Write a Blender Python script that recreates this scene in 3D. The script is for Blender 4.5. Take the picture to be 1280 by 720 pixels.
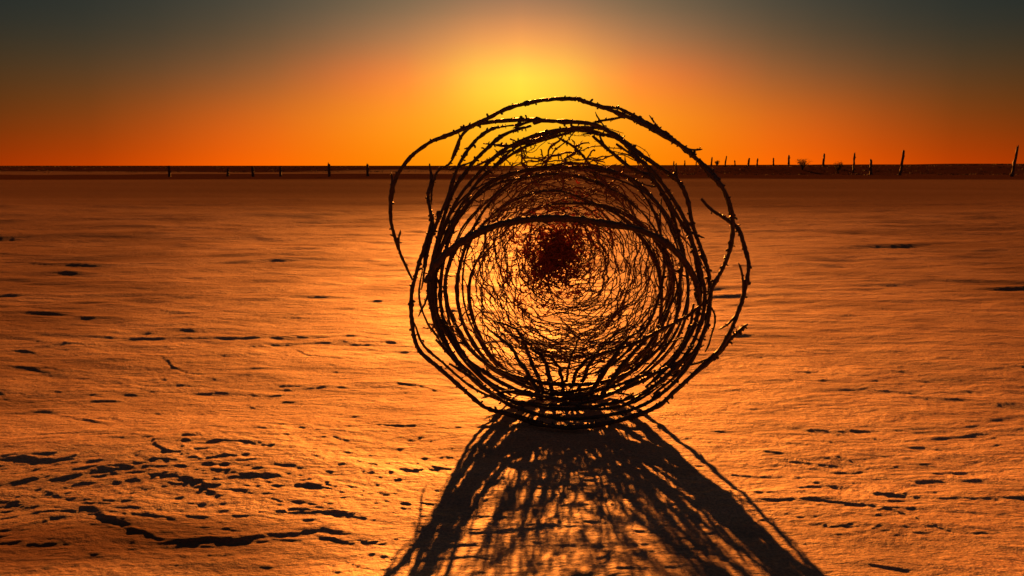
import bpy, math, random
import numpy as np
from mathutils import Vector, noise as mnoise

for o in list(bpy.data.objects):
    bpy.data.objects.remove(o, do_unlink=True)
SC = bpy.context.scene
COL = SC.collection
R = math.radians

# ------------------------------------------------------------------ camera
CAM_H = 0.72
PITCH = math.atan(153 / 995)
cam_d = bpy.data.cameras.new('camera')
cam = bpy.data.objects.new('camera', cam_d)
COL.objects.link(cam)
cam_d.sensor_width = 36.0
cam_d.lens = 36.0 * 995 / 1280
cam_d.clip_start = 0.05
cam_d.clip_end = 20000
cam.location = (0, 0, CAM_H)
cam.rotation_euler = (math.pi / 2 - PITCH, 0, 0)
SC.camera = cam

# ------------------------------------------------------------------ light
EXPOSURE = 1.9
SUN_EL = R(13.0)
SUN_AZ = R(-0.4)          # to the right of +Y
SUN_STRENGTH = 5.0
SUN_COLOR = (1.0, 0.27, 0.034)
SKY_STRENGTH = 0.15
SC.view_settings.view_transform = 'Standard'
SC.view_settings.look = 'None'
SC.view_settings.exposure = EXPOSURE
SC.view_settings.gamma = 1.0
SC.view_settings.use_curve_mapping = False

sun_d = bpy.data.lights.new('sun', 'SUN')
sun_d.energy = SUN_STRENGTH
sun_d.angle = R(0.5)
sun_d.color = SUN_COLOR
sun = bpy.data.objects.new('sun', sun_d)
COL.objects.link(sun)
sdir = Vector((math.sin(SUN_AZ) * math.cos(SUN_EL), math.cos(SUN_AZ) * math.cos(SUN_EL), math.sin(SUN_EL)))
sun.rotation_euler = sdir.to_track_quat('Z', 'Y').to_euler()
sun.location = (0, 5, 8)


def lin(c):
    return [(v / 255 / 12.92) if v / 255 <= 0.04045 else ((v / 255 + 0.055) / 1.055) ** 2.4 for v in c]


world = bpy.data.worlds.new('World')
SC.world = world
world.use_nodes = True
wt = world.node_tree
wt.nodes.clear()
WN, WL = wt.nodes, wt.links


def wmath(op, a, b=None, c=None, clamp=False):
    n = WN.new('ShaderNodeMath')
    n.operation = op
    n.use_clamp = clamp
    for i, v in enumerate((a, b, c)):
        if v is None:
            continue
        if isinstance(v, (int, float)):
            n.inputs[i].default_value = v
        else:
            WL.new(v, n.inputs[i])
    return n.outputs[0]


tc = WN.new('ShaderNodeTexCoord')
nz = WN.new('ShaderNodeVectorMath'); nz.operation = 'NORMALIZE'
WL.new(tc.outputs['Generated'], nz.inputs[0])
sp = WN.new('ShaderNodeSeparateXYZ'); WL.new(nz.outputs[0], sp.inputs[0])
el = wmath('MULTIPLY', wmath('ARCSINE', sp.outputs['Z']), 180 / math.pi)
az = wmath('ABSOLUTE', wmath('SUBTRACT', wmath('MULTIPLY', wmath('ARCTAN2', sp.outputs['X'], sp.outputs['Y']), 180 / math.pi), 0.6))
t_el = wmath('DIVIDE', el, 30.0, clamp=True)
ELS = [0.0, 3.2, 6.0, 8.5, 11.2, 15.0, 30.0]
TABLE = [
    (0.0, [(255, 160, 4), (255, 190, 12), (255, 218, 50), (240, 152, 62), (142, 93, 63), (66, 54, 46), (52, 52, 56)]),
    (8.0, [(255, 138, 0), (255, 148, 2), (242, 129, 36), (172, 107, 58), (98, 77, 56), (48, 46, 43), (52, 52, 56)]),
    (18.6, [(252, 100, 0), (206, 94, 14), (140, 80, 36), (86, 64, 42), (48, 50, 44), (30, 35, 36), (52, 52, 56)]),
    (31.5, [(172, 54, 0), (112, 52, 8), (70, 48, 24), (38, 40, 33), (20, 32, 33), (22, 29, 31), (50, 50, 55)]),
    (70.0, [(90, 34, 8), (66, 34, 14), (48, 32, 18), (36, 30, 24), (26, 28, 28), (24, 28, 30), (50, 50, 55)]),
    (180.0, [(92, 62, 54), (84, 60, 54), (78, 60, 56), (72, 58, 56), (66, 57, 58), (60, 56, 60), (50, 50, 55)]),
]


def table_at(a):
    ks = [t[0] for t in TABLE]
    k = max(i for i in range(len(ks)) if ks[i] <= a)
    k = min(k, len(ks) - 2)
    f = (a - ks[k]) / (ks[k + 1] - ks[k])
    g = lambda i: np.array(TABLE[max(0, min(i, len(ks) - 1))][1], float)
    K = lambda i: ks[max(0, min(i, len(ks) - 1))] if i >= 0 else -ks[1]
    p0 = g(k - 1) if k > 0 else g(1)
    p1, p2, p3 = g(k), g(k + 1), g(k + 2)
    m1 = (p2 - p0) / (K(k + 1) - K(k - 1)) * (ks[k + 1] - ks[k])
    m2 = (p3 - p1) / max(K(k + 2) - K(k), 1e-6) * (ks[k + 1] - ks[k])
    h = (2 * f ** 3 - 3 * f ** 2 + 1) * p1 + (f ** 3 - 2 * f ** 2 + f) * m1 + (-2 * f ** 3 + 3 * f ** 2) * p2 + (f ** 3 - f ** 2) * m2
    return np.clip(h, 0, 255).tolist()




def refine(rows):
    # smooth curve through the rows, sampled finely enough for linear stops
    e = ELS0; r = np.array(rows, float); out = []
    mm = np.gradient(r, np.array(e), axis=0)
    for x in ELS:
        k = min(max(i for i in range(len(e)) if e[i] <= x + 1e-9), len(e) - 2)
        hh = e[k + 1] - e[k]; f = (x - e[k]) / hh
        out.append(np.clip((2 * f ** 3 - 3 * f ** 2 + 1) * r[k] + (f ** 3 - 2 * f ** 2 + f) * hh * mm[k] + (-2 * f ** 3 + 3 * f ** 2) * r[k + 1] + (f ** 3 - f ** 2) * hh * mm[k + 1], 0, 255).tolist())
    return out


ELS0 = ELS
ELS = [0.0, 1.0, 2.1, 3.2, 4.1, 5.0, 6.0, 6.8, 7.6, 8.5, 9.4, 10.3, 11.2, 12.4, 13.6, 15.0, 19.0, 24.0, 30.0]
TABLE = [(a, refine(table_at(a))) for a in (0, 3, 5.5, 8, 11, 14, 17, 20, 24, 28, 33, 40, 50, 70, 110, 180)]
prev = None
for k, (a, cols) in enumerate(TABLE):
    cr = WN.new('ShaderNodeValToRGB')
    cr.color_ramp.interpolation = 'LINEAR'
    els = cr.color_ramp.elements
    for i, (e, c) in enumerate(zip(ELS, cols)):
        p = e / 30.0
        if i < 2:
            elx = els[i]; elx.position = p
        else:
            elx = els.new(p)
        elx.color = (*lin(c), 1)
    WL.new(t_el, cr.inputs[0])
    if prev is None:
        prev = cr.outputs[0]
    else:
        a0 = TABLE[k - 1][0]
        mr = WN.new('ShaderNodeMapRange')
        mr.interpolation_type = 'LINEAR'
        WL.new(az, mr.inputs['Value'])
        mr.inputs['From Min'].default_value = a0
        mr.inputs['From Max'].default_value = a
        mx = WN.new('ShaderNodeMix'); mx.data_type = 'RGBA'
        WL.new(mr.outputs[0], mx.inputs['Factor'])
        WL.new(prev, mx.inputs['A']); WL.new(cr.outputs[0], mx.inputs['B'])
        prev = mx.outputs['Result']
sky = WN.new('ShaderNodeTexSky')
sky.sky_type = 'NISHITA'
sky.sun_disc = False
sky.sun_elevation = SUN_EL
sky.sun_rotation = SUN_AZ
sky.dust_density = 6.0
gain = WN.new('ShaderNodeVectorMath'); gain.operation = 'SCALE'
gain.inputs['Scale'].default_value = 1.0 / (SKY_STRENGTH * 2 ** EXPOSURE)
WL.new(prev, gain.inputs[0])
skg = WN.new('ShaderNodeVectorMath'); skg.operation = 'SCALE'
skg.inputs['Scale'].default_value = 0.002
WL.new(sky.outputs[0], skg.inputs[0])
addv = WN.new('ShaderNodeVectorMath'); addv.operation = 'ADD'
WL.new(gain.outputs[0], addv.inputs[0]); WL.new(skg.outputs[0], addv.inputs[1])
bg = WN.new('ShaderNodeBackground'); bg.inputs['Strength'].default_value = SKY_STRENGTH
WL.new(addv.outputs[0], bg.inputs['Color'])
wo = WN.new('ShaderNodeOutputWorld'); WL.new(bg.outputs[0], wo.inputs['Surface'])

# ------------------------------------------------------------------ helpers
rng = np.random.default_rng(11)
random.seed(7)


def ray(u, v):
    x = (u - 640) / 995.0
    y = (360 - v) / 995.0
    c, s = math.cos(PITCH), math.sin(PITCH)
    return (x, c + y * s, -s + y * c)        # dx, dy, dz


def on_ground(u, v, z=0.0):
    d = ray(u, v)
    t = (z - CAM_H) / d[2]
    return (d[0] * t, d[1] * t)


def at_depth(u, v, Y):
    d = ray(u, v)
    t = Y / d[1]
    return (d[0] * t, Y, CAM_H + d[2] * t)


def link_mesh(name, verts, faces, mat, parent=None, smooth=True):
    me = bpy.data.meshes.new(name)
    verts = np.asarray(verts, dtype=np.float32)
    me.vertices.add(len(verts))
    me.vertices.foreach_set('co', verts.ravel())
    if isinstance(faces, np.ndarray):
        n = faces.shape[1]
        loops = faces.ravel(); starts = np.arange(len(faces)) * n; tot = np.full(len(faces), n)
    else:
        tot = np.array([len(f) for f in faces]); starts = np.concatenate(([0], np.cumsum(tot)[:-1]))
        loops = np.array([i for f in faces for i in f])
    me.loops.add(len(loops)); me.loops.foreach_set('vertex_index', loops.astype(np.int32))
    me.polygons.add(len(tot))
    me.polygons.foreach_set('loop_start', starts.astype(np.int32))
    me.polygons.foreach_set('loop_total', tot.astype(np.int32))
    if smooth:
        me.polygons.foreach_set('use_smooth', np.ones(len(tot), dtype=bool))
    me.update(calc_edges=True)
    me.validate()
    me.materials.append(mat)
    o = bpy.data.objects.new(name, me)
    COL.objects.link(o)
    if parent:
        o.parent = parent
    return o


def _hash(ix, iy, seed):
    n = (ix.astype(np.int64) * 374761393 + iy.astype(np.int64) * 668265263 + seed * 1442695041) & 0xFFFFFFFF
    n = ((n ^ (n >> 13)) * 1274126177) & 0xFFFFFFFF
    n = (n ^ (n >> 16)) & 0xFFFFFFFF
    return n


def perlin(x, y, seed=0):
    ix = np.floor(x).astype(np.int64); iy = np.floor(y).astype(np.int64)
    fx = x - ix; fy = y - iy
    u = fx * fx * fx * (fx * (fx * 6 - 15) + 10); v = fy * fy * fy * (fy * (fy * 6 - 15) + 10)

    def g(dx, dy):
        a = _hash(ix + dx, iy + dy, seed) / 4294967296.0 * 2 * np.pi
        return np.cos(a) * (fx - dx) + np.sin(a) * (fy - dy)
    a = g(0, 0) * (1 - u) + g(1, 0) * u
    b = g(0, 1) * (1 - u) + g(1, 1) * u
    return (a * (1 - v) + b * v) * 1.5


def sstep(a, b, x):
    t = np.clip((x - a) / (b - a), 0, 1)
    return t * t * (3 - 2 * t)


# ------------------------------------------------------------------ materials
def new_mat(name):
    m = bpy.data.materials.new(name); m.use_nodes = True
    nt = m.node_tree
    return m, nt, nt.nodes['Principled BSDF']


def noise_node(nt, scale, detail=4, rough=0.55, vec=None):
    n = nt.nodes.new('ShaderNodeTexNoise')
    n.inputs['Scale'].default_value = scale; n.inputs['Detail'].default_value = detail
    n.inputs['Roughness'].default_value = rough
    if vec is not None:
        nt.links.new(vec, n.inputs['Vector'])
    return n


def ramp(nt, fac, stops):
    cr = nt.nodes.new('ShaderNodeValToRGB')
    for i, (p, c) in enumerate(stops):
        e = cr.color_ramp.elements[i] if i < 2 else cr.color_ramp.elements.new(p)
        e.position = p; e.color = (*c, 1)
    nt.links.new(fac, cr.inputs[0])
    return cr.outputs[0]


GLOSS = 0.12


def ground_material():
    m, nt, b = new_mat('salt_crust')
    L = nt.links
    geo = nt.nodes.new('ShaderNodeNewGeometry')
    mp = nt.nodes.new('ShaderNodeMapping'); mp.inputs['Scale'].default_value = (1, 2.2, 1)
    L.new(geo.outputs['Position'], mp.inputs['Vector'])
    n1 = noise_node(nt, 2.3, 8, 0.68, mp.outputs[0])
    c1 = ramp(nt, n1.outputs[0], [(0.30, (0.22, 0.11, 0.06)), (0.5, (0.36, 0.195, 0.105)), (0.72, (0.47, 0.275, 0.155))])
    n2 = noise_node(nt, 160, 3, 0.7, geo.outputs['Position'])
    c2 = ramp(nt, n2.outputs[0], [(0.34, (0.45, 0.45, 0.45)), (0.5, (0.95, 0.95, 0.95)), (0.66, (1.45, 1.45, 1.45))])
    mul = nt.nodes.new('ShaderNodeMix'); mul.data_type = 'RGBA'; mul.blend_type = 'MULTIPLY'
    mul.inputs['Factor'].default_value = 1.0
    L.new(c1, mul.inputs['A']); L.new(c2, mul.inputs['B'])
    at = nt.nodes.new('ShaderNodeAttribute'); at.attribute_name = 'scrub_vignette'
    mx = nt.nodes.new('ShaderNodeMix'); mx.data_type = 'RGBA'
    # 0 pale salt > 0.75 brown mud and painted light falloff > 1 dark scrubby soil
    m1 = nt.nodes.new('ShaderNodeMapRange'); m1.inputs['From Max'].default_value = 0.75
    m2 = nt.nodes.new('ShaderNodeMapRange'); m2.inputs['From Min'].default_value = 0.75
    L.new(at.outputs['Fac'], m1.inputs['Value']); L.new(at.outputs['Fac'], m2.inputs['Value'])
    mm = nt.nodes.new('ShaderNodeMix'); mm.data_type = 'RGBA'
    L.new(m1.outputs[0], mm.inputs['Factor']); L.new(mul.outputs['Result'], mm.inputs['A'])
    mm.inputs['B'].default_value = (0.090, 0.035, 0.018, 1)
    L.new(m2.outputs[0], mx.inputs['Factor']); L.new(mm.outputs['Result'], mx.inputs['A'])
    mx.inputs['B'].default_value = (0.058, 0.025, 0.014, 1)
    # gloss: salt crust slightly damp, uneven
    rr = ramp(nt, n1.outputs[0], [(0.3, (0.66,) * 3), (0.7, (0.50,) * 3)])
    mr = nt.nodes.new('ShaderNodeMix'); mr.data_type = 'RGBA'
    L.new(at.outputs['Fac'], mr.inputs['Factor']); L.new(rr, mr.inputs['A'])
    mr.inputs['B'].default_value = (0.95, 0.95, 0.95, 1)
    sp_ = nt.nodes.new('ShaderNodeMapRange')
    L.new(at.outputs['Fac'], sp_.inputs['Value'])
    sp_.inputs['To Min'].default_value = 0.30; sp_.inputs['To Max'].default_value = 0.0
    n3 = noise_node(nt, 55, 6, 0.7, geo.outputs['Position'])
    bp = nt.nodes.new('ShaderNodeBump'); bp.inputs['Strength'].default_value = 0.8
    bp.inputs['Distance'].default_value = 0.008
    L.new(n3.outputs[0], bp.inputs['Height'])
    # shallow wind ripples, stretched across the view axis
    mp2 = nt.nodes.new('ShaderNodeMapping'); mp2.inputs['Scale'].default_value = (1, 2.8, 1)
    L.new(geo.outputs['Position'], mp2.inputs['Vector'])
    n4 = noise_node(nt, 3.6, 8, 0.66, mp2.outputs[0]); n4.inputs['Distortion'].default_value = 0.35
    bp2 = nt.nodes.new('ShaderNodeBump'); bp2.inputs['Strength'].default_value = 0.8
    bp2.inputs['Distance'].default_value = 0.045
    L.new(n4.outputs[0], bp2.inputs['Height']); L.new(bp2.outputs[0], bp.inputs['Normal'])
    # matt crust with a weak sheen of constant strength (rough soil has no mirror-like grazing reflection)
    df = nt.nodes.new('ShaderNodeBsdfDiffuse'); df.inputs['Roughness'].default_value = 0.45
    gl = nt.nodes.new('ShaderNodeBsdfGlossy'); gl.inputs['Color'].default_value = (0.9, 0.85, 0.8, 1)
    L.new(mx.outputs['Result'], df.inputs['Color']); L.new(mr.outputs['Result'], gl.inputs['Roughness'])
    L.new(bp.outputs[0], df.inputs['Normal']); L.new(bp.outputs[0], gl.inputs['Normal'])
    sp_.inputs['To Min'].default_value = GLOSS
    ms = nt.nodes.new('ShaderNodeMixShader')
    L.new(sp_.outputs[0], ms.inputs[0]); L.new(df.outputs[0], ms.inputs[1]); L.new(gl.outputs[0], ms.inputs[2])
    L.new(ms.outputs[0], nt.nodes['Material Output'].inputs['Surface'])
    nt.nodes.remove(b)
    return m


def bark(name, c0, c1, rough=0.6, scale=60):
    m, nt, b = new_mat(name)
    g = nt.nodes.new('ShaderNodeNewGeometry')
    n = noise_node(nt, scale, 5, 0.65, g.outputs['Position'])
    nt.links.new(ramp(nt, n.outputs[0], [(0.35, c0), (0.7, c1)]), b.inputs['Base Color'])
    b.inputs['Roughness'].default_value = rough
    n2 = noise_node(nt, scale * 4, 4, 0.7, g.outputs['Position'])
    bp = nt.nodes.new('ShaderNodeBump'); bp.inputs['Strength'].default_value = 0.7
    bp.inputs['Distance'].default_value = 0.003
    nt.links.new(n2.outputs[0], bp.inputs['Height']); nt.links.new(bp.outputs[0], b.inputs['Normal'])
    return m


M_GROUND = ground_material()
M_VINE = bark('vine_bark', (0.012, 0.008, 0.006), (0.05, 0.03, 0.02), 0.5)
M_TWIG = bark('twig_bark', (0.07, 0.028, 0.018), (0.20, 0.085, 0.05), 0.65, 120)
M_CORE = bark('dry_leaf', (0.28, 0.08, 0.045), (0.5, 0.16, 0.09), 0.8, 90)
nt = M_CORE.node_tree; b = nt.nodes['Principled BSDF']
tr = nt.nodes.new('ShaderNodeBsdfTranslucent'); tr.inputs['Color'].default_value = (.5, .17, .08, 1)
ms = nt.nodes.new('ShaderNodeMixShader'); ms.inputs[0].default_value = .5
nt.links.new(b.outputs[0], ms.inputs[1]); nt.links.new(tr.outputs[0], ms.inputs[2])
nt.links.new(ms.outputs[0], nt.nodes['Material Output'].inputs['Surface'])
M_POST = bark('weathered_wood', (0.03, 0.022, 0.018), (0.09, 0.06, 0.045), 0.85, 12)
M_SHRUB = bark('shrub_leaf', (0.02, 0.018, 0.010), (0.06, 0.045, 0.02), 0.9, 8)

# ------------------------------------------------------------------ ground
# ledges read off the photograph, laid out on the ground as world lines: (points, height, length scale)
LEDGES = [
    ([(40, 622), (110, 628), (165, 646), (205, 662), (290, 660), (345, 655), (400, 655), (470, 668)], .030),
    ([(265, 622), (300, 631), (350, 628), (400, 630), (450, 637), (520, 640)], .016),
    ([(160, 440), (200, 443), (218, 455), (235, 461), (285, 463)], .026),
    ([(325, 432), (372, 434), (390, 441), (440, 446), (480, 450)], .017),
    ([(150, 552), (190, 555), (205, 566), (240, 573), (310, 572)], .016),
    ([(0, 508), (50, 510), (85, 520), (130, 530), (160, 542)], .018),
    ([(160, 594), (215, 592), (250, 600), (272, 612), (310, 614)], .016),
    ([(0, 573), (40, 572), (80, 576), (110, 573)], .018),
    ([(0, 664), (45, 668), (90, 664)], .022),
    ([(385, 551), (420, 549), (455, 553)], .016),
    ([(165, 506), (200, 514), (240, 516), (285, 506)], .014),
    ([(295, 500), (320, 506), (345, 511)], .012),
    ([(340, 478), (360, 480), (372, 482)], .014),
    ([(240, 484), (300, 486), (330, 490)], .010),
    ([(395, 512), (430, 514), (455, 522)], .011),
    ([(365, 655), (400, 664), (435, 672), (470, 670)], .015),
    ([(958, 612), (1000, 614), (1040, 620), (1085, 622), (1125, 630), (1160, 645), (1195, 655), (1240, 656), (1285, 656)], .017),
    ([(984, 550), (1005, 540), (1040, 537), (1085, 541), (1130, 551), (1180, 558), (1235, 570)], .011),
    ([(1020, 564), (1060, 570), (1090, 580), (1120, 596)], .009),
    ([(1040, 487), (1085, 488), (1150, 492), (1210, 494), (1280, 493)], .012),
    ([(1070, 562), (1110, 561), (1150, 562)], .009),
    ([(1150, 512), (1200, 511), (1250, 515)], .012),
    ([(1240, 594), (1285, 598)], .018),
    ([(1080, 696), (1125, 702), (1150, 702)], .016),
    ([(900, 502), (950, 500), (1000, 506), (1060, 516)], .008),
    ([(1140, 424), (1200, 423), (1240, 424)], .016),
    ([(940, 556), (1000, 562)], .006),
    ([(330, 600), (395, 603), (420, 608)], .010),
    ([(480, 470), (520, 475), (560, 485), (585, 486)], .015),
    ([(0, 436), (30, 438), (55, 444)], .018),
    ([(50, 454), (80, 462), (105, 462)], .016),
    ([(230, 402), (280, 404), (320, 408)], .016),
    ([(95, 404), (160, 406), (205, 408)], .016),
]


def ground_height(X, Y, res):
    """res = local mesh spacing in the depth direction; finer waves than that are left out"""
    d = np.hypot(X, Y)
    H = np.zeros_like(X)
    wx = X + 0.12 * perlin(X * 1.7, Y * 1.7, 3)
    wy = Y + 0.10 * perlin(X * 0.9, Y * 2.1, 4) + 0.03 * perlin(X * 4, Y * 7, 5)
    side = 0.75 + 0.5 * sstep(0.6, -0.9, X)                  # the crust is rougher to the left

    def layer(lx, ly, amp, seed, ridge=False):
        nonlocal H
        fade = sstep(1.3, 3.0, ly / res)
        n = perlin(wx / lx, wy / ly, seed)
        if ridge:
            n = 1 - 2 * np.abs(n)
        H += n * amp * fade
    layer(3.5, 1.1, .018, 20)
    layer(0.95, 0.34, .0040, 21)
    layer(0.60, 0.20, .0022, 22)
    layer(0.38, 0.105, .0008, 18)
    layer(0.55, 0.15, .0016, 19, True)
    layer(0.26, 0.085, .0011, 23)
    # choppy crust ripples, coarser ones only where they lie farther out
    for (lx, ly, amp, seed, d0) in ((.17, .070, .0023, 120, 1.9), (.32, .13, .0050, 121, 2.6), (.60, .22, .0085, 122, 4.0), (1.2, .42, .015, 123, 6.5), (2.6, .9, .026, 124, 11)):
        n = perlin(wx / lx, wy / ly, seed) + .5 * perlin(wx / lx * 2.1, wy / ly * 2.1, seed + 5)
        n = .55 * n + .45 * (.5 - 1.6 * np.abs(perlin(wx / lx * .8 + 4, wy / ly * .8, seed + 9)))
        H += n * amp * sstep(d0 * .7, d0 * 1.15, d) * (1 - .75 * sstep(d0 * 2, d0 * 3.5, d)) * sstep(1.2, 2.6, ly / res)
    # wind-worn ripples: a short steep face towards the viewer, a long back away from it
    for (lam, amp, seed, d0, d1) in ((.036, .0008, 108, 0, 3.2), (.058, .0013, 109, 0, 4.5), (.098, .0015, 110, 0, 8), (.17, .0026, 111, 2.0, 13), (.30, .0056, 112, 3.4, 22), (.60, .013, 113, 6.0, 40), (1.4, .028, 115, 11, 70)):
        ph = wy / lam + 1.7 * perlin(X / (lam * 6), Y / (lam * 3.0), seed) + 0.40 * perlin(X / (lam * 1.6), Y / (lam * 1.3), seed + 20)
        fr = ph - np.floor(ph)
        saw = sstep(0.0, .20, fr) * (1 - sstep(.05, 1.0, fr))
        mk = .25 + .75 * sstep(-.30, .30, perlin(wx / (lam * 2.2) + 4, wy / (lam * 0.9) + np.floor(ph) * 7.3, seed + 40) + .25 * perlin(X / 2.3, Y / 1.4, seed + 60))
        H += saw * amp * mk * sstep(1.5, 4.0, lam / res) * (sstep(d0 * .6, d0 + .01, d) if d0 else 1) * (1 - sstep(d1 * .6, d1, d))
    layer(0.12, 0.034, .0008, 24)
    layer(0.035, 0.018, .0009, 25)
    layer(0.015, 0.010, .0006, 26)
    layer(7.0, 2.0, .014, 27)
    layer(18.0, 5.0, .035, 28)
    layer(60.0, 14.0, .09, 29)
    # pitted, lumpy crust in patches
    pit = sstep(0.05, 0.35, perlin(wx * 0.9 + 9, wy * 1.6, 31)) * side
    H += (.25 + pit) * 0.0006 * perlin(X / .019, Y / .014, 32) * sstep(1.0, 2.2, 0.02 / res)
    H += (.15 + pit) * 0.0009 * perlin(X / .05, Y / .026, 33) * sstep(1.3, 3, 0.04 / res)
    H += (.4 + .6 * pit) * 0.0007 * (1 - 2 * abs(perlin(wx / .11, wy / .04, 34))) * sstep(1.3, 3, 0.05 / res)
    # broken crust edges: terraces of a stretched field
    for (lx, ly, n, st, seed, sh) in ((1.5, 0.55, 3.0, .0014, 41, .10), (0.7, 0.24, 2.5, .0010, 45, .12)):
        f = perlin(wx / lx + 5, wy / ly, seed) * n + 0.35 * perlin(wx / lx * 3, wy / ly * 3, seed + 1)
        k = np.floor(f); fr = f - k
        s = k + sstep(0.0, sh, fr) * 0.75 + fr * 0.25
        mask = sstep(-0.12, 0.30, perlin(wx / (lx * 1.2) + 3, wy / (ly * 2.5), seed + 2))
        fade = sstep(1.5, 4, ly / res)
        H += (s - f) * st * mask * fade * side
    # traced ledges
    jag = 0.006 * perlin(X * 45, Y * 30, 60) + 0.012 * perlin(X * 14, Y * 14, 61) + 0.03 * perlin(X * 4, Y * 4, 62)
    for pts, h in LEDGES:
        W = np.array([on_ground(u, v) for u, v in pts])
        x0, x1 = W[:, 0].min() - .35, W[:, 0].max() + .35
        y0, y1 = W[:, 1].min() - .5, W[:, 1].max() + .6
        sel = (X > x0) & (X < x1) & (Y > y0) & (Y < y1)
        if not sel.any():
            continue
        px, py = X[sel], Y[sel] + jag[sel]
        ly = np.interp(px, W[:, 0], W[:, 1])
        ax, bx = W[0, 0], W[-1, 0]
        end = sstep(-0.02, 0.4 * (bx - ax) + .04, px - ax + .02) * sstep(-0.02, 0.4 * (bx - ax) + .04, bx - px + .02)
        end = end * (0.75 + 0.45 * perlin(px * 9, py * 0 + h * 900, 63))
        q = py - ly                                            # > 0 beyond the edge
        h = h * .19
        sc = 0.05 + h * 6
        prof = np.where(q > 0, np.exp(-q / sc), -0.25 * np.exp(q / (sc * .4)))
        wdt = 0.006 + h * 0.4
        t = sstep(-wdt, wdt, q)
        prof = t * np.exp(-np.maximum(q, 0) / sc) - (1 - t) * 0.45 * np.exp(np.minimum(q, 0) / (sc * .45))
        H[sel] += prof * h * end
    # long low swell across the flat some ten metres out
    yy = 10.9 + 0.25 * perlin(X / 3.0, X * 0 + 2.2, 71)
    H += 0.045 * np.exp(-((Y - yy) / 0.35) ** 2) * sstep(2.5, -1.0, X) * (0.7 + 0.5 * perlin(X / 0.9, X * 0, 72))
    # a low mound at the near left, its near side turned from the sun
    H += .034 * np.exp(-((X + .95) / .62) ** 2 - ((Y - 1.98) / .24) ** 2)
    # flatten where the bush stands and near camera foot
    near = np.exp(-(((X - .18) / .5) ** 2 + ((Y - 2.35) / .3) ** 2))
    H *= 1 - 0.55 * near
    # far banks: a low one to the left, a slightly higher rise to the right
    e = perlin(X / 45, Y / 45, 81) * 8
    left = sstep(88, 104, Y + e) * (0.62 + 0.03 * perlin(X / 25, Y / 40, 82))
    fadex = sstep(20, -20, X)
    right = sstep(70, 82, Y + e * .4) * (0.60 + 0.02 * perlin(X / 9, Y / 9, 83)) * sstep(14, 24, X)
    rise = 0.33 * sstep(38, 60, X) * sstep(76, 92, Y)
    H += left * fadex * sstep(4000, 300, d) + (right * (1 - fadex) + rise) * sstep(4000, 300, d)
    return H


def ground_scrub_vignette(X, Y):
    e = 4 * perlin(X / 22, Y / 6, 91) + 1.5 * perlin(X / 5, Y / 2, 92)
    yy = Y + e
    l = np.maximum(sstep(44, 48, yy) * (1 - sstep(69, 72, yy)), sstep(88, 92, yy)) * sstep(14, -4, X)
    r = sstep(60, 68, yy) * sstep(-4, 14, X)
    r2 = sstep(40, 52, yy) * sstep(16, 34, X) * 0.75
    m = np.maximum(np.maximum(l, r), r2)
    # browner soil with distance; the sideways part is light falloff painted in
    far = 0.64 * sstep(4.5, 17, Y + e * .25 + abs(X) * .35) + 0.16 * sstep(9, 28, Y + e * .6 + abs(X) * .2)
    m = np.where(Y < 150, np.maximum(m, far + .04 * perlin(X / 14, Y / 2.5, 97) * sstep(10, 20, Y)), m)
    m = np.maximum(m, sstep(23, 47, yy) * 1.0 * (1 - .22 * sstep(66, 72, yy)))
    # light falloff to either side painted in mud brown, with noise-broken edges
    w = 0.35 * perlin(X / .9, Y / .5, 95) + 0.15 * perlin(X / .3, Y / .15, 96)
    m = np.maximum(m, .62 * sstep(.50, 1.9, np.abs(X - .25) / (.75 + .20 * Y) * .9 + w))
    m = np.maximum(m, .72 * sstep(1.1, .2, np.hypot((X + .85) / .55, (Y - 1.5) / .20) + w * 1.3))  # darker brown patch at the near left
    p = sstep(0.02, 0.5, perlin(X / 9, Y / 2.2, 93)) * 0.30 * sstep(4, 9, Y) + sstep(.0, .5, perlin(X / 1.1, Y / .6, 94)) * .16
    return np.clip(np.maximum(m, p), 0, 1)


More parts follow.
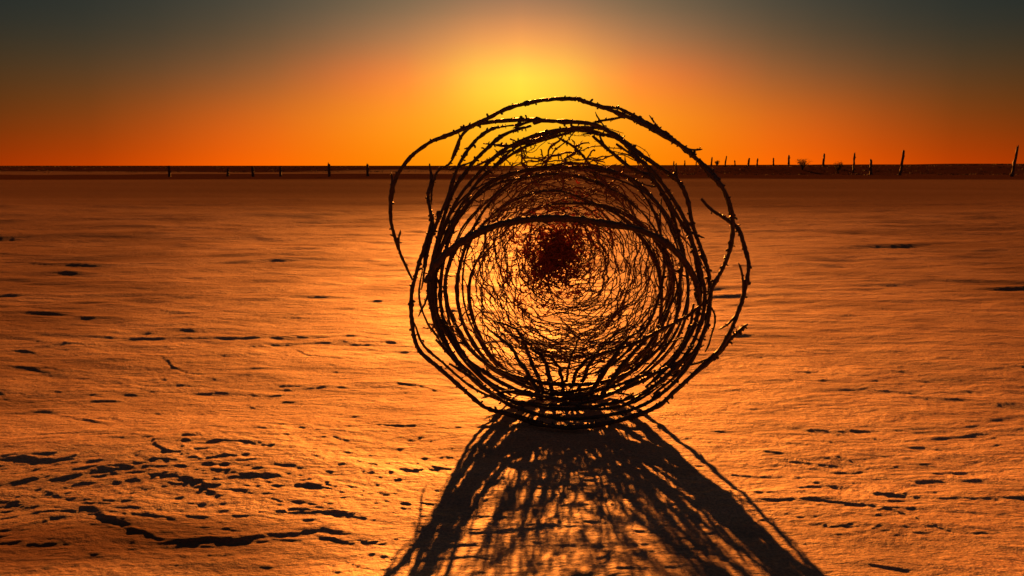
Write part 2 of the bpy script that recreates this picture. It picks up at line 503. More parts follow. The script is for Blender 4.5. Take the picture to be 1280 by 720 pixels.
def build_ground():
    half = R(46)
    a_dense = np.linspace(-half, half, 1500)
    a_rest = np.linspace(half, 2 * np.pi - half, 90)[1:-1]
    ang = np.concatenate((a_dense, a_rest))
    inv = np.linspace(1 / 1.0, 1 / 56.0, 1000)
    r1 = 1 / inv
    r0 = np.linspace(0.15, 0.97, 60)
    r2 = np.concatenate((np.linspace(57, 130, 90), np.geomspace(135, 9000, 50)))
    rad = np.concatenate((r0, r1, r2))
    A, RR = np.meshgrid(ang, rad)
    X = RR * np.sin(A); Y = RR * np.cos(A)
    res = np.gradient(rad)[:, None] * np.ones_like(A)
    res = np.maximum(res, RR * (2 * half / 1500) * 0.6)
    rest = (np.abs(A) > half + 1e-6)
    res = np.where(rest, np.maximum(res, RR * 0.05), res)
    Z = ground_height(X, Y, res)
    S = ground_scrub_vignette(X, Y)
    nr, na = X.shape
    V = np.stack((X.ravel(), Y.ravel(), Z.ravel()), 1)
    i = np.arange(nr - 1)[:, None] * na; j = np.arange(na)[None, :]; jn = (j + 1) % na
    F = np.stack((i + j, i + na + j, i + na + jn, i + jn), -1).reshape(-1, 4)
    F = F[:, ::-1]
    # close the hole under the camera with a fan
    c = len(V)
    V = np.vstack((V, [[0, 0, 0]]))
    fan = np.stack((np.full(na, c), np.arange(na), (np.arange(na) + 1) % na, np.full(na, c)), 1)
    faces_all = np.vstack((F,))
    me = bpy.data.meshes.new('ground')
    me.vertices.add(len(V)); me.vertices.foreach_set('co', V.astype(np.float32).ravel())
    tri = fan[:, [0, 2, 1]]
    loops = np.concatenate((faces_all.ravel(), tri.ravel()))
    tot = np.concatenate((np.full(len(faces_all), 4), np.full(len(tri), 3)))
    st = np.concatenate(([0], np.cumsum(tot)[:-1]))
    me.loops.add(len(loops)); me.loops.foreach_set('vertex_index', loops.astype(np.int32))
    me.polygons.add(len(tot))
    me.polygons.foreach_set('loop_start', st.astype(np.int32)); me.polygons.foreach_set('loop_total', tot.astype(np.int32))
    me.polygons.foreach_set('use_smooth', np.ones(len(tot), dtype=bool))
    me.update(calc_edges=True)
    at = me.attributes.new('scrub_vignette', 'FLOAT', 'POINT')
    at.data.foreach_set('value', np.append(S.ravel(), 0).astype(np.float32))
    me.materials.append(M_GROUND)
    o = bpy.data.objects.new('ground', me)
    COL.objects.link(o)
    o['kind'] = 'structure'
    up = me.polygons[1500 * 500].normal.z
    if up < 0:
        me.flip_normals()
    return o


build_ground()


def hz(x, y):
    a = np.array([float(x)]); b = np.array([float(y)])
    return float(ground_height(a, b, np.array([0.002 + 0.002 * y]))[0])


# ------------------------------------------------------------------ tubes
class Tubes:
    def __init__(self):
        self.v = []; self.f = []; self.n = 0

    def tube(self, P, rad, sides=7, floor=True):
        P = np.asarray(P, float)
        m = len(P)
        rad = np.broadcast_to(np.asarray(rad, float), (m,)).copy()
        T = np.gradient(P, axis=0)
        T /= np.linalg.norm(T, axis=1)[:, None] + 1e-9
        ref = np.array([0, 0, 1.0]) if abs(T[0][2]) < .9 else np.array([1.0, 0, 0])
        N = np.zeros_like(P)
        a = ref - T[0] * ref.dot(T[0]); N[0] = a / np.linalg.norm(a)
        for i in range(1, m):
            a = N[i - 1] - T[i] * N[i - 1].dot(T[i]); N[i] = a / (np.linalg.norm(a) + 1e-9)
        B = np.cross(T, N)
        th = np.linspace(0, 2 * np.pi, sides, endpoint=False)
        lump = 1 + rng.normal(0, .10, (m, sides)) if sides > 4 else np.ones((m, sides))
        V = P[:, None, :] + (rad[:, None] * lump)[:, :, None] * (np.cos(th)[None, :, None] * N[:, None, :] + np.sin(th)[None, :, None] * B[:, None, :])
        V = V.reshape(-1, 3)
        if floor:
            V[:, 2] = np.maximum(V[:, 2], 0.0005)
        i = np.arange(m - 1)[:, None] * sides; j = np.arange(sides)[None, :]; jn = (j + 1) % sides
        F = np.stack((i + j, i + jn, i + sides + jn, i + sides + j), -1).reshape(-1, 4) + self.n
        self.v.append(V); self.f.extend(F.tolist())
        self.f.append([self.n + k for k in range(sides)][::-1])
        self.f.append([self.n + (m - 1) * sides + k for k in range(sides)])
        self.n += len(V)

    def spur(self, p, d, L, r):
        p = np.asarray(p); d = np.asarray(d) / (np.linalg.norm(d) + 1e-9)
        k = rng.normal(0, .25, 3)
        q = p + d * L * .55
        e = p + (d + k) / np.linalg.norm(d + k) * L
        self.tube([p, q, (q + e) / 2, e], [r, r * .8, r * .95, r * .35], 5)

    def build(self, name, mat, parent):
        return link_mesh(name, np.vstack(self.v), self.f, mat, parent)


def catmull(P, n, closed=False):
    P = np.asarray(P, float)
    if not closed:
        P = np.vstack((2 * P[0] - P[1], P, 2 * P[-1] - P[-2]))
    seg = len(P) - 3
    t = np.linspace(0, seg, n)
    i = np.minimum(t.astype(int), seg - 1); f = (t - i)[:, None]
    p0, p1, p2, p3 = P[i], P[i + 1], P[i + 2], P[i + 3]
    return 0.5 * ((2 * p1) + (-p0 + p2) * f + (2 * p0 - 5 * p1 + 4 * p2 - p3) * f ** 2 + (-p0 + 3 * p1 - 3 * p2 + p3) * f ** 3)


def wob(n, amp, freq):
    """smooth 3D wander along a path"""
    s = rng.uniform(0, 999, 3)
    t = np.linspace(0, 1, n) * freq
    return np.stack([perlin(t + k, t * 0 + k * .37, 5) for k in s], 1) * amp


def ground_dist(v):
    a = PITCH + math.atan((v - 360) / 995)
    return CAM_H / math.tan(a) if a > 0.02 else 99


def depth_ok(v, Y, r):
    """keep a point of the bush above the ground"""
    a = PITCH + math.atan((v - 360) / 995)
    if a <= 0.02:
        return Y
    return min(Y, (CAM_H - r) / math.tan(a))


def add_vine(tb, path3, r, spurs, taper=(1, 1), nub=1.0, knots=True):
    n = len(path3)
    t = np.linspace(0, 1, n)
    rad = r * np.interp(t, [0, .12, .88, 1], [taper[0], 1, 1, taper[1]])
    rad = rad * (1 + 0.14 * perlin(t * n / 5.0, t * 0 + rng.uniform(0, 99), 8))
    if knots:
        for k in rng.integers(2, n - 2, max(1, n // 14)):
            rad[k] *= 1.35; rad[k - 1] *= 1.1; rad[k + 1] *= 1.1
    tb.tube(path3, rad, 7)
    for _ in range(spurs):
        k = rng.integers(1, n - 1)
        tan = path3[min(k + 1, n - 1)] - path3[k - 1]
        d = np.cross(tan, rng.normal(0, 1, 3)); d /= np.linalg.norm(d) + 1e-9
        d = d + tan / (np.linalg.norm(tan) + 1e-9) * rng.uniform(-.3, .9)
        tb.spur(path3[k], d, rad[k] + rng.uniform(.002, .009) * nub, rad[k] * rng.uniform(.45, .8))


def px_path(pts, Y0, Y1, n=None, wander=.006, bow=0.0):
    """pts: outline points (u, v); depth runs from Y0 to Y1 along the path"""
    P = catmull(np.array(pts, float), n or 10 * len(pts))
    m = len(P)
    out = []
    for i, (u, v) in enumerate(P):
        s = i / (m - 1)
        Y = Y0 + (Y1 - Y0) * s + bow * math.sin(math.pi * s)
        Y = depth_ok(v, Y, .006)
        out.append(at_depth(u, v, Y))
    out = np.array(out) + wob(m, wander * 1.0, m / 24) + wob(m, wander * .2, m / 8)
    return out


# ------------------------------------------------------------------ tumbleweed
bush = bpy.data.objects.new('tumbleweed', None)
COL.objects.link(bush)
bush.location = (0.18, 2.33, 0.0)
bush['label'] = 'round dry tumbleweed of coiled thorny vines standing on the cracked salt crust against the sunset'
bush['category'] = 'tumbleweed'
bush.empty_display_size = .2
OFF = Vector(bush.location)


def finish(o):
    o.parent = bush
    o.matrix_parent_inverse.identity()
    me = o.data
    co = np.empty(len(me.vertices) * 3, np.float32); me.vertices.foreach_get('co', co)
    co = co.reshape(-1, 3) - np.array(OFF, np.float32)
    me.vertices.foreach_set('co', co.ravel()); me.update()


# (points, depth start, depth end, radius, spurs, bow)
TRACED = [
    # big loop: left ear, over the top, down the right side
    ([(516, 350), (505, 330), (494, 300), (489, 266), (494, 228), (511, 199), (540, 177), (572, 165), (604, 150), (636, 134), (674, 125), (713, 124), (732, 127), (764, 137), (796, 151), (828, 170), (860, 188), (882, 211), (904, 236), (912, 262), (914, 292), (908, 327), (898, 348), (890, 363), (887, 395), (876, 425), (855, 455)], 2.30, 2.22, .0075, 46, -.05),
    # companion strand along the upper right of the loop
    ([(770, 135), (800, 150), (832, 168), (858, 190), (880, 206), (900, 232), (913, 262), (915, 300), (905, 335)], 2.24, 2.24, .0075, 30, 0),
    # flat top vine, down the right
    ([(566, 200), (579, 168), (604, 153), (649, 149), (690, 152), (738, 155), (764, 167), (796, 190), (828, 211), (847, 228), (858, 250), (866, 280), (878, 315), (887, 350), (886, 390), (876, 425), (850, 462), (815, 492)], 2.30, 2.25, .0080, 34, 0),
    # outermost ring from the sharp stub round the bottom and up the left
    ([(877, 248), (892, 262), (908, 274), (924, 288), (933, 315), (936, 340), (930, 370), (917, 403), (900, 437), (873, 465), (843, 491), (817, 510), (767, 527), (715, 534), (670, 530), (637, 518), (607, 508), (577, 485), (547, 460), (523, 437), (514, 405), (514, 365), (522, 335), (532, 305), (540, 275)], 2.24, 2.26, .0080, 50, -.10),
    # smooth branch arching across the front
    ([(532, 352), (548, 327), (575, 304), (605, 288), (640, 278), (680, 273), (725, 274), (765, 280), (800, 288), (832, 303), (855, 325), (868, 350), (874, 380)], 2.06, 2.14, .0108, 3, -.04),
    # crossing vine low right
    ([(890, 372), (868, 388), (850, 400), (827, 413), (795, 428), (767, 438), (735, 446)], 2.20, 2.34, .0065, 8, 0),
    ([(880, 430), (847, 453), (825, 463), (800, 470), (775, 480), (750, 487), (710, 497), (665, 500)], 2.18, 2.36, .0062, 8, 0),
    # stub at the lower right
    ([(934, 406), (925, 413), (913, 423), (900, 440), (880, 458)], 2.18, 2.18, .0068, 14, 0),
    # thin curl right
    ([(880, 375), (892, 390), (894, 407), (888, 425), (880, 440)], 2.2, 2.2, .0035, 4, 0),
    # upright stub at the left and the fork beside it
    ([(537, 204), (538, 225), (535, 243), (537, 262), (541, 285), (534, 310), (530, 335)], 2.32, 2.25, .0068, 10, 0),
    ([(572, 165), (574, 180), (566, 198), (560, 206), (547, 214), (541, 235), (540, 260)], 2.36, 2.3, .0042, 14, 0),
    # left bundle
    ([(527, 360), (533, 320), (548, 275), (562, 240), (575, 205), (590, 180), (612, 163), (640, 157)], 2.22, 2.36, .0068, 20, 0),
    ([(540, 400), (535, 355), (545, 312), (556, 270), (568, 235), (585, 212), (604, 190), (630, 168), (665, 158)], 2.20, 2.4, .0072, 22, 0),
    ([(560, 440), (543, 400), (537, 350), (550, 300), (566, 260), (590, 225), (625, 190), (665, 170), (712, 162), (760, 170)], 2.25, 2.36, .0070, 26, 0),
    ([(605, 480), (565, 440), (548, 395), (545, 350), (552, 310), (565, 275), (580, 250), (605, 218), (650, 185), (700, 168), (735, 160)], 2.28, 2.42, .0062, 26, 0),
    ([(640, 510), (590, 473), (560, 437), (545, 400), (541, 345), (560, 290), (587, 250)], 2.2, 2.3, .0078, 16, 0),
    ([(640, 495), (600, 470), (570, 430), (553, 390), (552, 345), (562, 300), (580, 262), (610, 230), (650, 214), (700, 209), (745, 212), (785, 222), (812, 240)], 2.3, 2.4, .0074, 30, 0),
    ([(587, 255), (615, 232), (650, 222), (695, 218), (740, 226), (775, 244), (800, 268)], 2.36, 2.42, .0055, 18, 0),
    ([(604, 180), (640, 183), (680, 172), (720, 160), (760, 163), (800, 190)], 2.4, 2.3, .0060, 16, 0),
    ([(600, 225), (625, 200), (655, 180), (690, 168), (725, 165), (756, 172)], 2.44, 2.34, .0050, 18, 0),
    # upper right bundle
    ([(738, 155), (773, 146), (800, 148)], 2.3, 2.24, .0045, 8, 0),
    ([(715, 158), (750, 166), (777, 177), (800, 200), (820, 228), (838, 262), (848, 298), (852, 335), (843, 370), (825, 400)], 2.34, 2.3, .0062, 26, 0),
    ([(740, 170), (765, 190), (790, 210), (812, 222), (835, 252), (850, 275), (863, 300), (873, 340), (873, 385), (862, 420), (838, 455), (806, 485)], 2.3, 2.22, .0078, 28, 0),
    ([(770, 180), (805, 205), (832, 235), (853, 268), (866, 305), (877, 345), (880, 385), (868, 425), (845, 458), (812, 487), (775, 508)], 2.26, 2.2, .0075, 28, 0),
    ([(697, 172), (719, 187), (735, 205), (745, 225)], 2.36, 2.4, .0050, 10, 0),
    ([(788, 225), (815, 260), (828, 300), (830, 345), (818, 390), (795, 428), (760, 458), (720, 472)], 2.36, 2.4, .0056, 22, 0),
    # bottom bundle
    ([(552, 400), (575, 440), (610, 468), (650, 488), (700, 497), (755, 495), (800, 478), (838, 450), (860, 415), (868, 380)], 2.3, 2.28, .0078, 28, .06),
    ([(545, 425), (577, 460), (615, 490), (655, 505), (705, 512), (760, 505), (808, 490), (845, 462), (868, 430)], 2.2, 2.2, .0072, 24, .04),
    ([(560, 455), (590, 473), (623, 497), (663, 515), (712, 524), (765, 518), (808, 503), (846, 474), (872, 440), (884, 405)], 2.18, 2.18, .0070, 26, 0),
    ([(570, 410), (595, 445), (635, 468), (680, 478), (730, 480), (775, 470), (812, 448), (838, 415), (850, 375), (850, 335)], 2.38, 2.32, .0066, 26, .05),
    ([(600, 498), (640, 490), (690, 498), (745, 510), (790, 503), (830, 480)], 2.25, 2.2, .0055, 14, 0),
    ([(640, 517), (690, 531), (745, 531), (790, 520), (835, 497), (866, 470), (890, 445)], 2.14, 2.16, .0062, 14, 0),
    ([(516, 400), (530, 430), (555, 455), (582, 478), (612, 496), (640, 505), (680, 508)], 2.2, 2.3, .0050, 14, 0),
    ([(528, 330), (524, 370), (532, 400), (548, 425), (560, 445)], 2.24, 2.22, .0040, 8, 0),
]
for pts, y0, y1, r, ns, bow in TRACED:
    tb = Tubes()
    P = px_path(pts, y0, y1, n=11 * len(pts), bow=bow, wander=.005)
    tip = .35 if len(pts) < 9 else .6
    add_vine(tb, P, r * (.74 if r < .01 else .85), ns * 2, (tip, tip))
    if len(pts) > 7 and r < .01:
        for _ in range(4):                                 # forking side shoots and broken tips
            k = int(rng.integers(8, len(P) - 8)); sg = 1 if rng.uniform() < .5 else -1
            tan = P[min(k + 2, len(P) - 1)] - P[k]; tan *= sg / (np.linalg.norm(tan) + 1e-9)
            side = rng.normal(0, 1, 3); side -= tan * side.dot(tan); side /= np.linalg.norm(side)
            L = rng.uniform(.03, .10); q = np.linspace(0, 1, 10)[:, None]
            S = P[k] + q * L * tan + q ** 1.6 * L * .5 * side + wob(10, .006, 2) * q
            if S[:, 2].min() > .01:
                add_vine(tb, S, r * .38, 9, (1, .3), .8)
    finish(tb.build('vine', M_VINE, None))


def ring_path(cx, cy, a, b, rot, th0, th1, Yb, Yt, wv=.05, n=110, shrink=0.0):
    """a loose turn of vine about the axis of the coil; Yb / Yt = depth at its bottom / top"""
    th = np.linspace(th0, th1, n)
    ph = rng.uniform(0, 6.28, 3)
    k = 1 + wv * np.sin(2 * th + ph[0]) + wv * .5 * np.sin(3 * th + ph[1]) + wv * .2 * np.sin(7 * th + ph[2])
    k *= np.linspace(1, 1 - shrink, n)
    x = a * k * np.cos(th); y = b * k * np.sin(th)
    c, s = math.cos(rot), math.sin(rot)
    U = cx + x * c - y * s; Vv = cy + x * s + y * c
    out = []
    for u, v in zip(U, Vv):
        s_ = (v - (cy - b)) / (2 * b)
        Y = Yt + (Yb - Yt) * s_
        Y = depth_ok(v, Y, .006)
        out.append(at_depth(u, v, Y))
    return np.array(out)


# loose turns filling the rim of the coil
for i in range(5):
    tb = Tubes()
    q = rng.uniform(0, 1) if i % 3 else rng.uniform(-2.0, 0)
    a = 142 + 27 * q + rng.normal(0, 4); b = 134 + 28 * q + rng.normal(0, 5)
    cx = 706 + rng.normal(0, 7); cy = 352 - 6 * q + rng.normal(0, 6)
    th0 = rng.uniform(0, 6.28); span = rng.uniform(2.6, 5.6)
    yb = 2.42 - .2 * q + rng.normal(0, .05); yt = 2.42 - .1 * q + rng.normal(0, .05)
    P = ring_path(cx, cy, a, b, rng.uniform(-.5, .5), th0, th0 + span, yb, yt, .035)
    P = P + wob(len(P), .016, 5) + wob(len(P), .003, 16)
    add_vine(tb, P, rng.uniform(.0028, .0052), int(span * 14), (.4, .4))
    finish(tb.build('vine', M_VINE, None))

# smaller turns resting on the ground inside the big ones
for i, a in enumerate((126, 138, 149)):
    tb = Tubes()
    bot = 486 + 3.5 * (i % 4)
    b = a * rng.uniform(.86, 1.0)
    P = ring_path(712 + rng.normal(0, 16), bot - b, a, b, rng.uniform(-.15, .15), rng.uniform(-.9, .5) - 1.2, rng.uniform(3.6, 4.6), 2.50 - .02 * i, 2.50, .03)
    P = P + wob(len(P), .008, 5)
    add_vine(tb, P, rng.uniform(.0048, .0068), 60, (.4, .4))
    finish(tb.build('vine', M_VINE, None))

# stems added to cast the shadow streaks, crooked, fanning up from the foot of the bush and bending into the coil
for x0, x1, y0, zz, r, cv in ((.10, .00, 2.44, .25, .0058, -.10), (.13, .07, 2.42, .20, .0066, -.12), (.165, .135, 2.40, .17, .0052, -.09), (.175, .19, 2.46, .21, .0040, .05), (.19, .225, 2.43, .19, .0056, .12),
                          (.21, .30, 2.45, .24, .0058, .11), (.235, .385, 2.42, .25, .0078, .06), (.255, .47, 2.40, .24, .0068, .03), (.09, -.07, 2.40, .23, .0060, -.05)):
    tb = Tubes()
    q = np.linspace(0, 1, 34)
    P = np.stack((x0 + (x1 - x0) * q + cv * q ** 3, y0 + .05 * np.sin(q * 3 + x1 * 9), .004 + zz * (q * 1.25 - .25 * q ** 3)), 1) + wob(34, .022, 3) * q[:, None] + wob(34, .004, 9)
    n0 = tb.n
    rad = 1.0 * r * np.interp(q, [0, .5, 1], [1.15, .95, .15]) * (1 + .15 * perlin(q * 9, q * 0 + x1 * 50, 4))
    tb.tube(P, rad, 7)
    for _ in range(26):
        k = int(rng.integers(1, 33)); tb.spur(P[k], rng.normal(0, 1, 3), rad[k] + rng.uniform(.002, .007), rad[k] * .6)
    for _ in range(1):
        k = int(rng.integers(9, 28)); t_ = np.linspace(0, 1, 12)[:, None]
        d = (P[k + 2] - P[k]); d /= np.linalg.norm(d); d = d + rng.normal(0, .6, 3) * [1, .4, .3]
        S = P[k] + t_ * d * rng.uniform(.05, .11) + wob(12, .014, 2) * t_
        tb.tube(S, r * .42 * np.linspace(1, .3, 12), 5)
        for m_ in range(6):
            tb.spur(S[rng.integers(1, 12)], rng.normal(0, 1, 3), .007, .0016)
    finish(tb.build('added_shadow_stem', M_VINE, None))

# fine thorny twigs wound into the bowl behind
tb = Tubes()


def bowl_depth(r):
    return 2.68 - .30 * (r / 160.0) ** 1.6


NT = 265
for i in range(NT):
    r = 18 + 126 * rng.uniform(0, 1) ** 1.15
    ecc = rng.uniform(.84, 1.04)
    k = (r / 160)
    cx = 696 + 12 * k + rng.normal(0, 9); cy = 315 + 22 * k + rng.normal(0, 9)
    th0 = rng.uniform(0, 6.28); span = rng.uniform(.7, 2.6)
    Yb = bowl_depth(r) + rng.normal(0, .03)
    P = ring_path(cx, cy, r, r * ecc, rng.uniform(-1, 1), th0, th0 + span, Yb, Yb + rng.normal(0, .05), .10, n=int(10 + r * span * .22), shrink=rng.normal(0, .16))
    P = P + wob(len(P), .022, len(P) / 9) + wob(len(P), .006, len(P) / 3)
    add_vine(tb, P, rng.uniform(.0010, .0021), int(len(P) * 1.6), (.6, .4), .7, knots=True)
for i in range(75):
    r = rng.uniform(70, 138); span = rng.uniform(.5, 1.7); th0 = rng.uniform(-.2, 3.3 - span)
    Yb = bowl_depth(r) + rng.normal(0, .03)
    P = ring_path(704 + rng.normal(0, 8), 336 + rng.normal(0, 7), r, r * rng.uniform(.9, 1.05), rng.uniform(-.2, .2), th0, th0 + span, Yb, Yb, .04, n=int(10 + r * span * .22), shrink=rng.normal(0, .2))
    P = P + wob(len(P), .020, len(P) / 9) + wob(len(P), .006, len(P) / 3)
    add_vine(tb, P, rng.uniform(.0011, .0021), int(len(P) * 1.6), (.6, .4), .7)
# small crooked cross twigs
for i in range(330):
    r = 140 * rng.uniform(0.05, 1) ** 1.2; th = rng.uniform(0, 6.28)
    u = 700 + r * math.cos(th); v = 325 + r * math.sin(th) * 1.02
    p = np.array(at_depth(u, v, depth_ok(v, bowl_depth(r) + rng.normal(0, .04), .01)))
    d = rng.normal(0, 1, 3); d /= np.linalg.norm(d)
    L = rng.uniform(.02, .07); m = 7
    P = p + np.linspace(0, L, m)[:, None] * d + wob(m, .012, 3)
    add_vine(tb, P, rng.uniform(.0011, .0019), 8, (.8, .3), .6, knots=False)
tw = tb.build('twig_nest', M_TWIG, None)
tw['kind'] = 'stuff'
finish(tw)

# upper window: thorny sprigs between the rim vines
for (u0, v0, u1, v1, nb) in [(640, 175, 672, 235, 5), (705, 170, 660, 230, 5), (742, 190, 700, 232, 5), (655, 200, 720, 190, 4),
                             (590, 215, 640, 185, 5), (782, 200, 752, 250, 4), (690, 215, 735, 180, 4), (560, 420, 585, 380, 3),
                             (533, 400, 565, 440, 3), (830, 330, 858, 350, 3)]:
    tb = Tubes()
    a = np.array(at_depth(u0, v0, 2.34)); b = np.array(at_depth(u1, v1, 2.44))
    m = 16
    P = a + np.linspace(0, 1, m)[:, None] * (b - a) + wob(m, .022, 3.5)
    add_vine(tb, P, .0026, 12, (1, .4), .8)
    for _ in range(nb):
        k = rng.integers(2, m - 2)
        d = rng.normal(0, 1, 3) * np.array([1, .4, 1]); d /= np.linalg.norm(d)
        Q = P[k] + np.linspace(0, rng.uniform(.025, .055), 7)[:, None] * d + wob(7, .008, 2) * np.linspace(0, 1, 7)[:, None]
        add_vine(tb, Q, .0018, 5, (1, .4), .7)
    finish(tb.build('sprig', M_TWIG, None))

# dense reddish heart of broken twigs and seed husks
tb = Tubes()
for i in range(1300):
    q = rng.normal(0, 1, 3)
    r_ = min(abs(rng.normal(0, 1)), 2.4)
    q[:2] *= (.6, .9, 1.3, 2.0)[i % 4]
    q[:2] *= min(1, 4.2 / (abs(q[0]) + abs(q[1])))
    u = 694 + q[0] * 20 - q[1] * 7; v = 316 + q[1] * 22
    p = np.array(at_depth(u, v, 2.63 + q[2] * .035))
    d = rng.normal(0, 1, 3); d /= np.linalg.norm(d)
    L = rng.uniform(.008, .034)
    P = p + np.linspace(0, L, 5)[:, None] * d + wob(5, .008, 2)
    rr = rng.uniform(.0012, .0030)
    tb.tube(P, [rr * .6, rr, rr * 1.3, rr, rr * .4], 4)
    if i % 3 == 0:
        tb.spur(P[2], rng.normal(0, 1, 3), .008, rr * .7)
co = tb.build('twig_heart', M_CORE, None)
co['label'] = 'dense reddish brown heart of broken twigs at the centre'
co['kind'] = 'stuff'
finish(co)

# ------------------------------------------------------------------ fence posts
def make_post(x, y, h, r, lean, lean_y, label, group, seed, frac=0.0):
    tb = Tubes()
    rs = np.random.default_rng(seed)
    n = 9
    t = np.linspace(0, 1, n)
    P = np.stack((lean * h * t + .02 * rs.normal(0, 1, n) * h * .4, lean_y * h * t, -.1 + (h + .1) * t), 1)
    rad = r * (1.1 - .25 * t) * (1 + rs.normal(0, .07, n))
    tb.tube(P, rad, 8, floor=False)
    # splintered top and the stub of a cut branch
    top = P[-1]
    for k in range(3):
        a = rs.uniform(0, 6.28)
        tb.tube([top + np.array([math.cos(a), math.sin(a), 0]) * r * .45 - [0, 0, .02], top + np.array([math.cos(a) * .5, math.sin(a) * .5, 0]) * r + [0, 0, .05 + .08 * rs.uniform()]], [r * .4, r * .12], 5, floor=False)
    if frac:
        q = P[int(n * .72)]
        tb.tube([q, q + np.array([frac * .6, 0, .05]), q + np.array([frac, 0, .14])], [r * .5, r * .42, r * .25], 6, floor=False)
    o = link_mesh('fence_post', np.vstack(tb.v), tb.f, M_POST, None)
    o.location = (x, y, hz(x, y))
    o['label'] = label; o['category'] = 'fence post'; o['group'] = group
    return o


GR = 'old fence posts leading away on the right'
right = [  # u, top v, lean, stub, label
    (1266, 184, .10, 0, 'tall dark leaning fence post nearest the right edge of the flat'),
    (1126, 189, .07, .12, 'tall fence post leaning right, second from the right edge'),
    (1089, 200, -.04, 0, 'short stump of a post between two tall fence posts'),
    (1067, 192, .02, .15, 'upright fence post with a knobbly head, just right of the round shrub'),
    (1029, 193, .03, .0, 'straight fence post just left of the round shrub'),
    (986, 195, -.05, .16, 'crooked fence post with a side stub beside the low spreading shrub'),
    (967, 198, -.06, .0, 'slender fence post leaning left, next beyond the crooked post with side stub'),
    (946, 199, .08, .0, 'fence post leaning right, just right of the thick dark post'),
    (935, 198, .12, .14, 'thick dark fence post with a forked top in the far part of the row'),
    (919, 201, -.12, .0, 'small post stump between a tall far post and the thick forked one'),
    (906, 196, .12, .0, 'tall far post leaning right outside the upper right vine'),
    (889, 197, .05, .0, 'far fence post seen just right of the upper right vine of the tumbleweed'),
    (870, 202, .05, .0, 'rightmost of the tiny far posts framed inside the right rim of the tumbleweed'),
    (856, 201, -.04, .0, 'middle one of three tiny far posts framed inside the tumbleweed rim on the right'),
    (842, 202, .03, .0, 'farthest visible post of the row, seen between two right-hand vines of the tumbleweed'),
]
for i, (u, tv, lean, stub, lab) in enumerate(right):
    X0 = 31.0
    d = X0 * 995 * 1.0117 / (u - 640)
    top_z = CAM_H + (207 - tv) * d / 995
    z0 = hz(X0, d)
    make_post(X0, d, top_z - z0, .066 + .016 * ((i * 7) % 3) + d * .0003, lean, 0, lab, GR, 100 + i, stub)
GL = 'short stakes along the far edge of the flat on the left'
left_posts = [
    (211, 209, .0, 0, 'pale short stake farthest left on the dark far strip'),
    (284, 211, .05, 0, 'faint short stake between the pale stake and the middle pair on the left'),
    (316, 209, -.06, .1, 'short stake with a knob, left one of the close middle pair on the left'),
    (350, 209, .04, 0, 'short stake, right one of the close middle pair on the left'),
    (411, 205, .02, .1, 'tallest stake on the left, its head just breaking the horizon'),
    (459, 206, .03, 0, 'short stake nearest the left loop of the tumbleweed'),
]
for i, (u, tv, lean, stub, lab) in enumerate(left_posts):
    d = 54.0 + (i % 2) * 1.5
    X0 = (u - 640) / 995 / 1.0117 * d
    z0 = hz(X0, d)
    make_post(X0, d, CAM_H + (207 - tv) * d / 995 - z0, .09, lean, 0, lab, GL, 200 + i, stub)


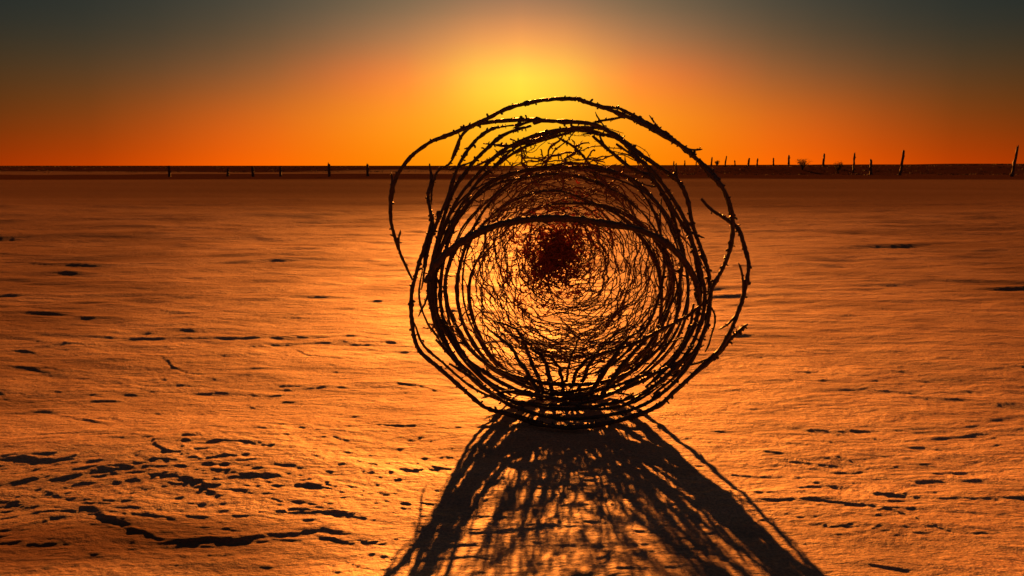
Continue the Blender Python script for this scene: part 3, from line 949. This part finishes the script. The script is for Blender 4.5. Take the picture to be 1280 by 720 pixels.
# ------------------------------------------------------------------ shrubs and dry grass
def make_shrub(u, d, w, h, label, seed):
    rs = np.random.default_rng(seed)
    X0 = (u - 640) / 995 / 1.0117 * d
    root = bpy.data.objects.new('shrub', None); COL.objects.link(root)
    root.location = (X0, d, hz(X0, d))
    root['label'] = label; root['category'] = 'shrub'; root['group'] = 'low shrubs on the fence line'
    tb = Tubes(); V = []; F = []
    for k in range(16):
        a = rs.uniform(0, 6.28); s = rs.uniform(.3, 1)
        e = np.array([math.cos(a) * w * .5 * s, math.sin(a) * w * .4 * s, h * rs.uniform(.6, 1)])
        tb.tube([[0, 0, -.05], e * [.4, .4, .55], e], [.03, .02, .008], 5, floor=False)
        for q in range(34):
            c = e * rs.uniform(.45, 1.05) + rs.normal(0, .09, 3) * [w * .9, w * .6, h * .6]
            if c[2] < .02:
                continue
            n1 = rs.normal(0, 1, 3); n1 /= np.linalg.norm(n1); n2 = np.cross(n1, rs.normal(0, 1, 3)); n2 /= np.linalg.norm(n2)
            s1 = rs.uniform(.03, .07)
            b0 = len(V)
            V += [c - n1 * s1, c + n2 * s1 * .4, c + n1 * s1, c - n2 * s1 * .4]; F.append([b0, b0 + 1, b0 + 2, b0 + 3])
    s_ = tb.build('stems', M_POST, root)
    link_mesh('foliage', np.array(V), F, M_SHRUB, root, smooth=False)


make_shrub(1003, 76, 1.5, 1.0, 'low spreading dark shrub between the crooked post and the straight post', 5)
make_shrub(1048, 72, .9, 1.05, 'small round dark shrub between two tall fence posts', 6)
make_shrub(896, 112, .9, .8, 'small far bush by the far end of the fence row outside the tumbleweed', 7)

# dry grass along the banks
V = []; F = []
gr = np.random.default_rng(3)
pts = []
for _ in range(5200):
    if gr.uniform() < .5:
        y = gr.uniform(88, 112); x = gr.uniform(-80, 10)
    else:
        y = gr.uniform(66, 96); x = gr.uniform(8, 75)
    pts.append((x, y))
PX = np.array([p[0] for p in pts]); PY = np.array([p[1] for p in pts])
keep = perlin(PX / 4, PY / 4, 99) > -.15
PX, PY = PX[keep], PY[keep]
PZ = ground_height(PX, PY, np.full(len(PX), .5))
for x, y, z in zip(PX, PY, PZ):
    for k in range(5):
        a = gr.uniform(0, 6.28); h = gr.uniform(.04, .12); w = gr.uniform(.02, .05)
        dx, dy = math.cos(a) * w, math.sin(a) * w
        lx, ly = gr.normal(0, .06, 2)
        ox, oy = gr.normal(0, .12, 2)
        b0 = len(V)
        V += [(x + ox - dx, y + oy - dy, z - .03), (x + ox + dx, y + oy + dy, z - .03), (x + ox + lx, y + oy + ly, z + h)]
        F.append([b0, b0 + 1, b0 + 2])
gobj = link_mesh('dry_grass', np.array(V), F, M_SHRUB, None, smooth=False)
gobj['kind'] = 'stuff'
gobj['label'] = 'thin dark dry grass along the low banks under the horizon'
gobj['category'] = 'grass'

SC.render.engine = 'CYCLES'
SC.cycles.max_bounces = 5
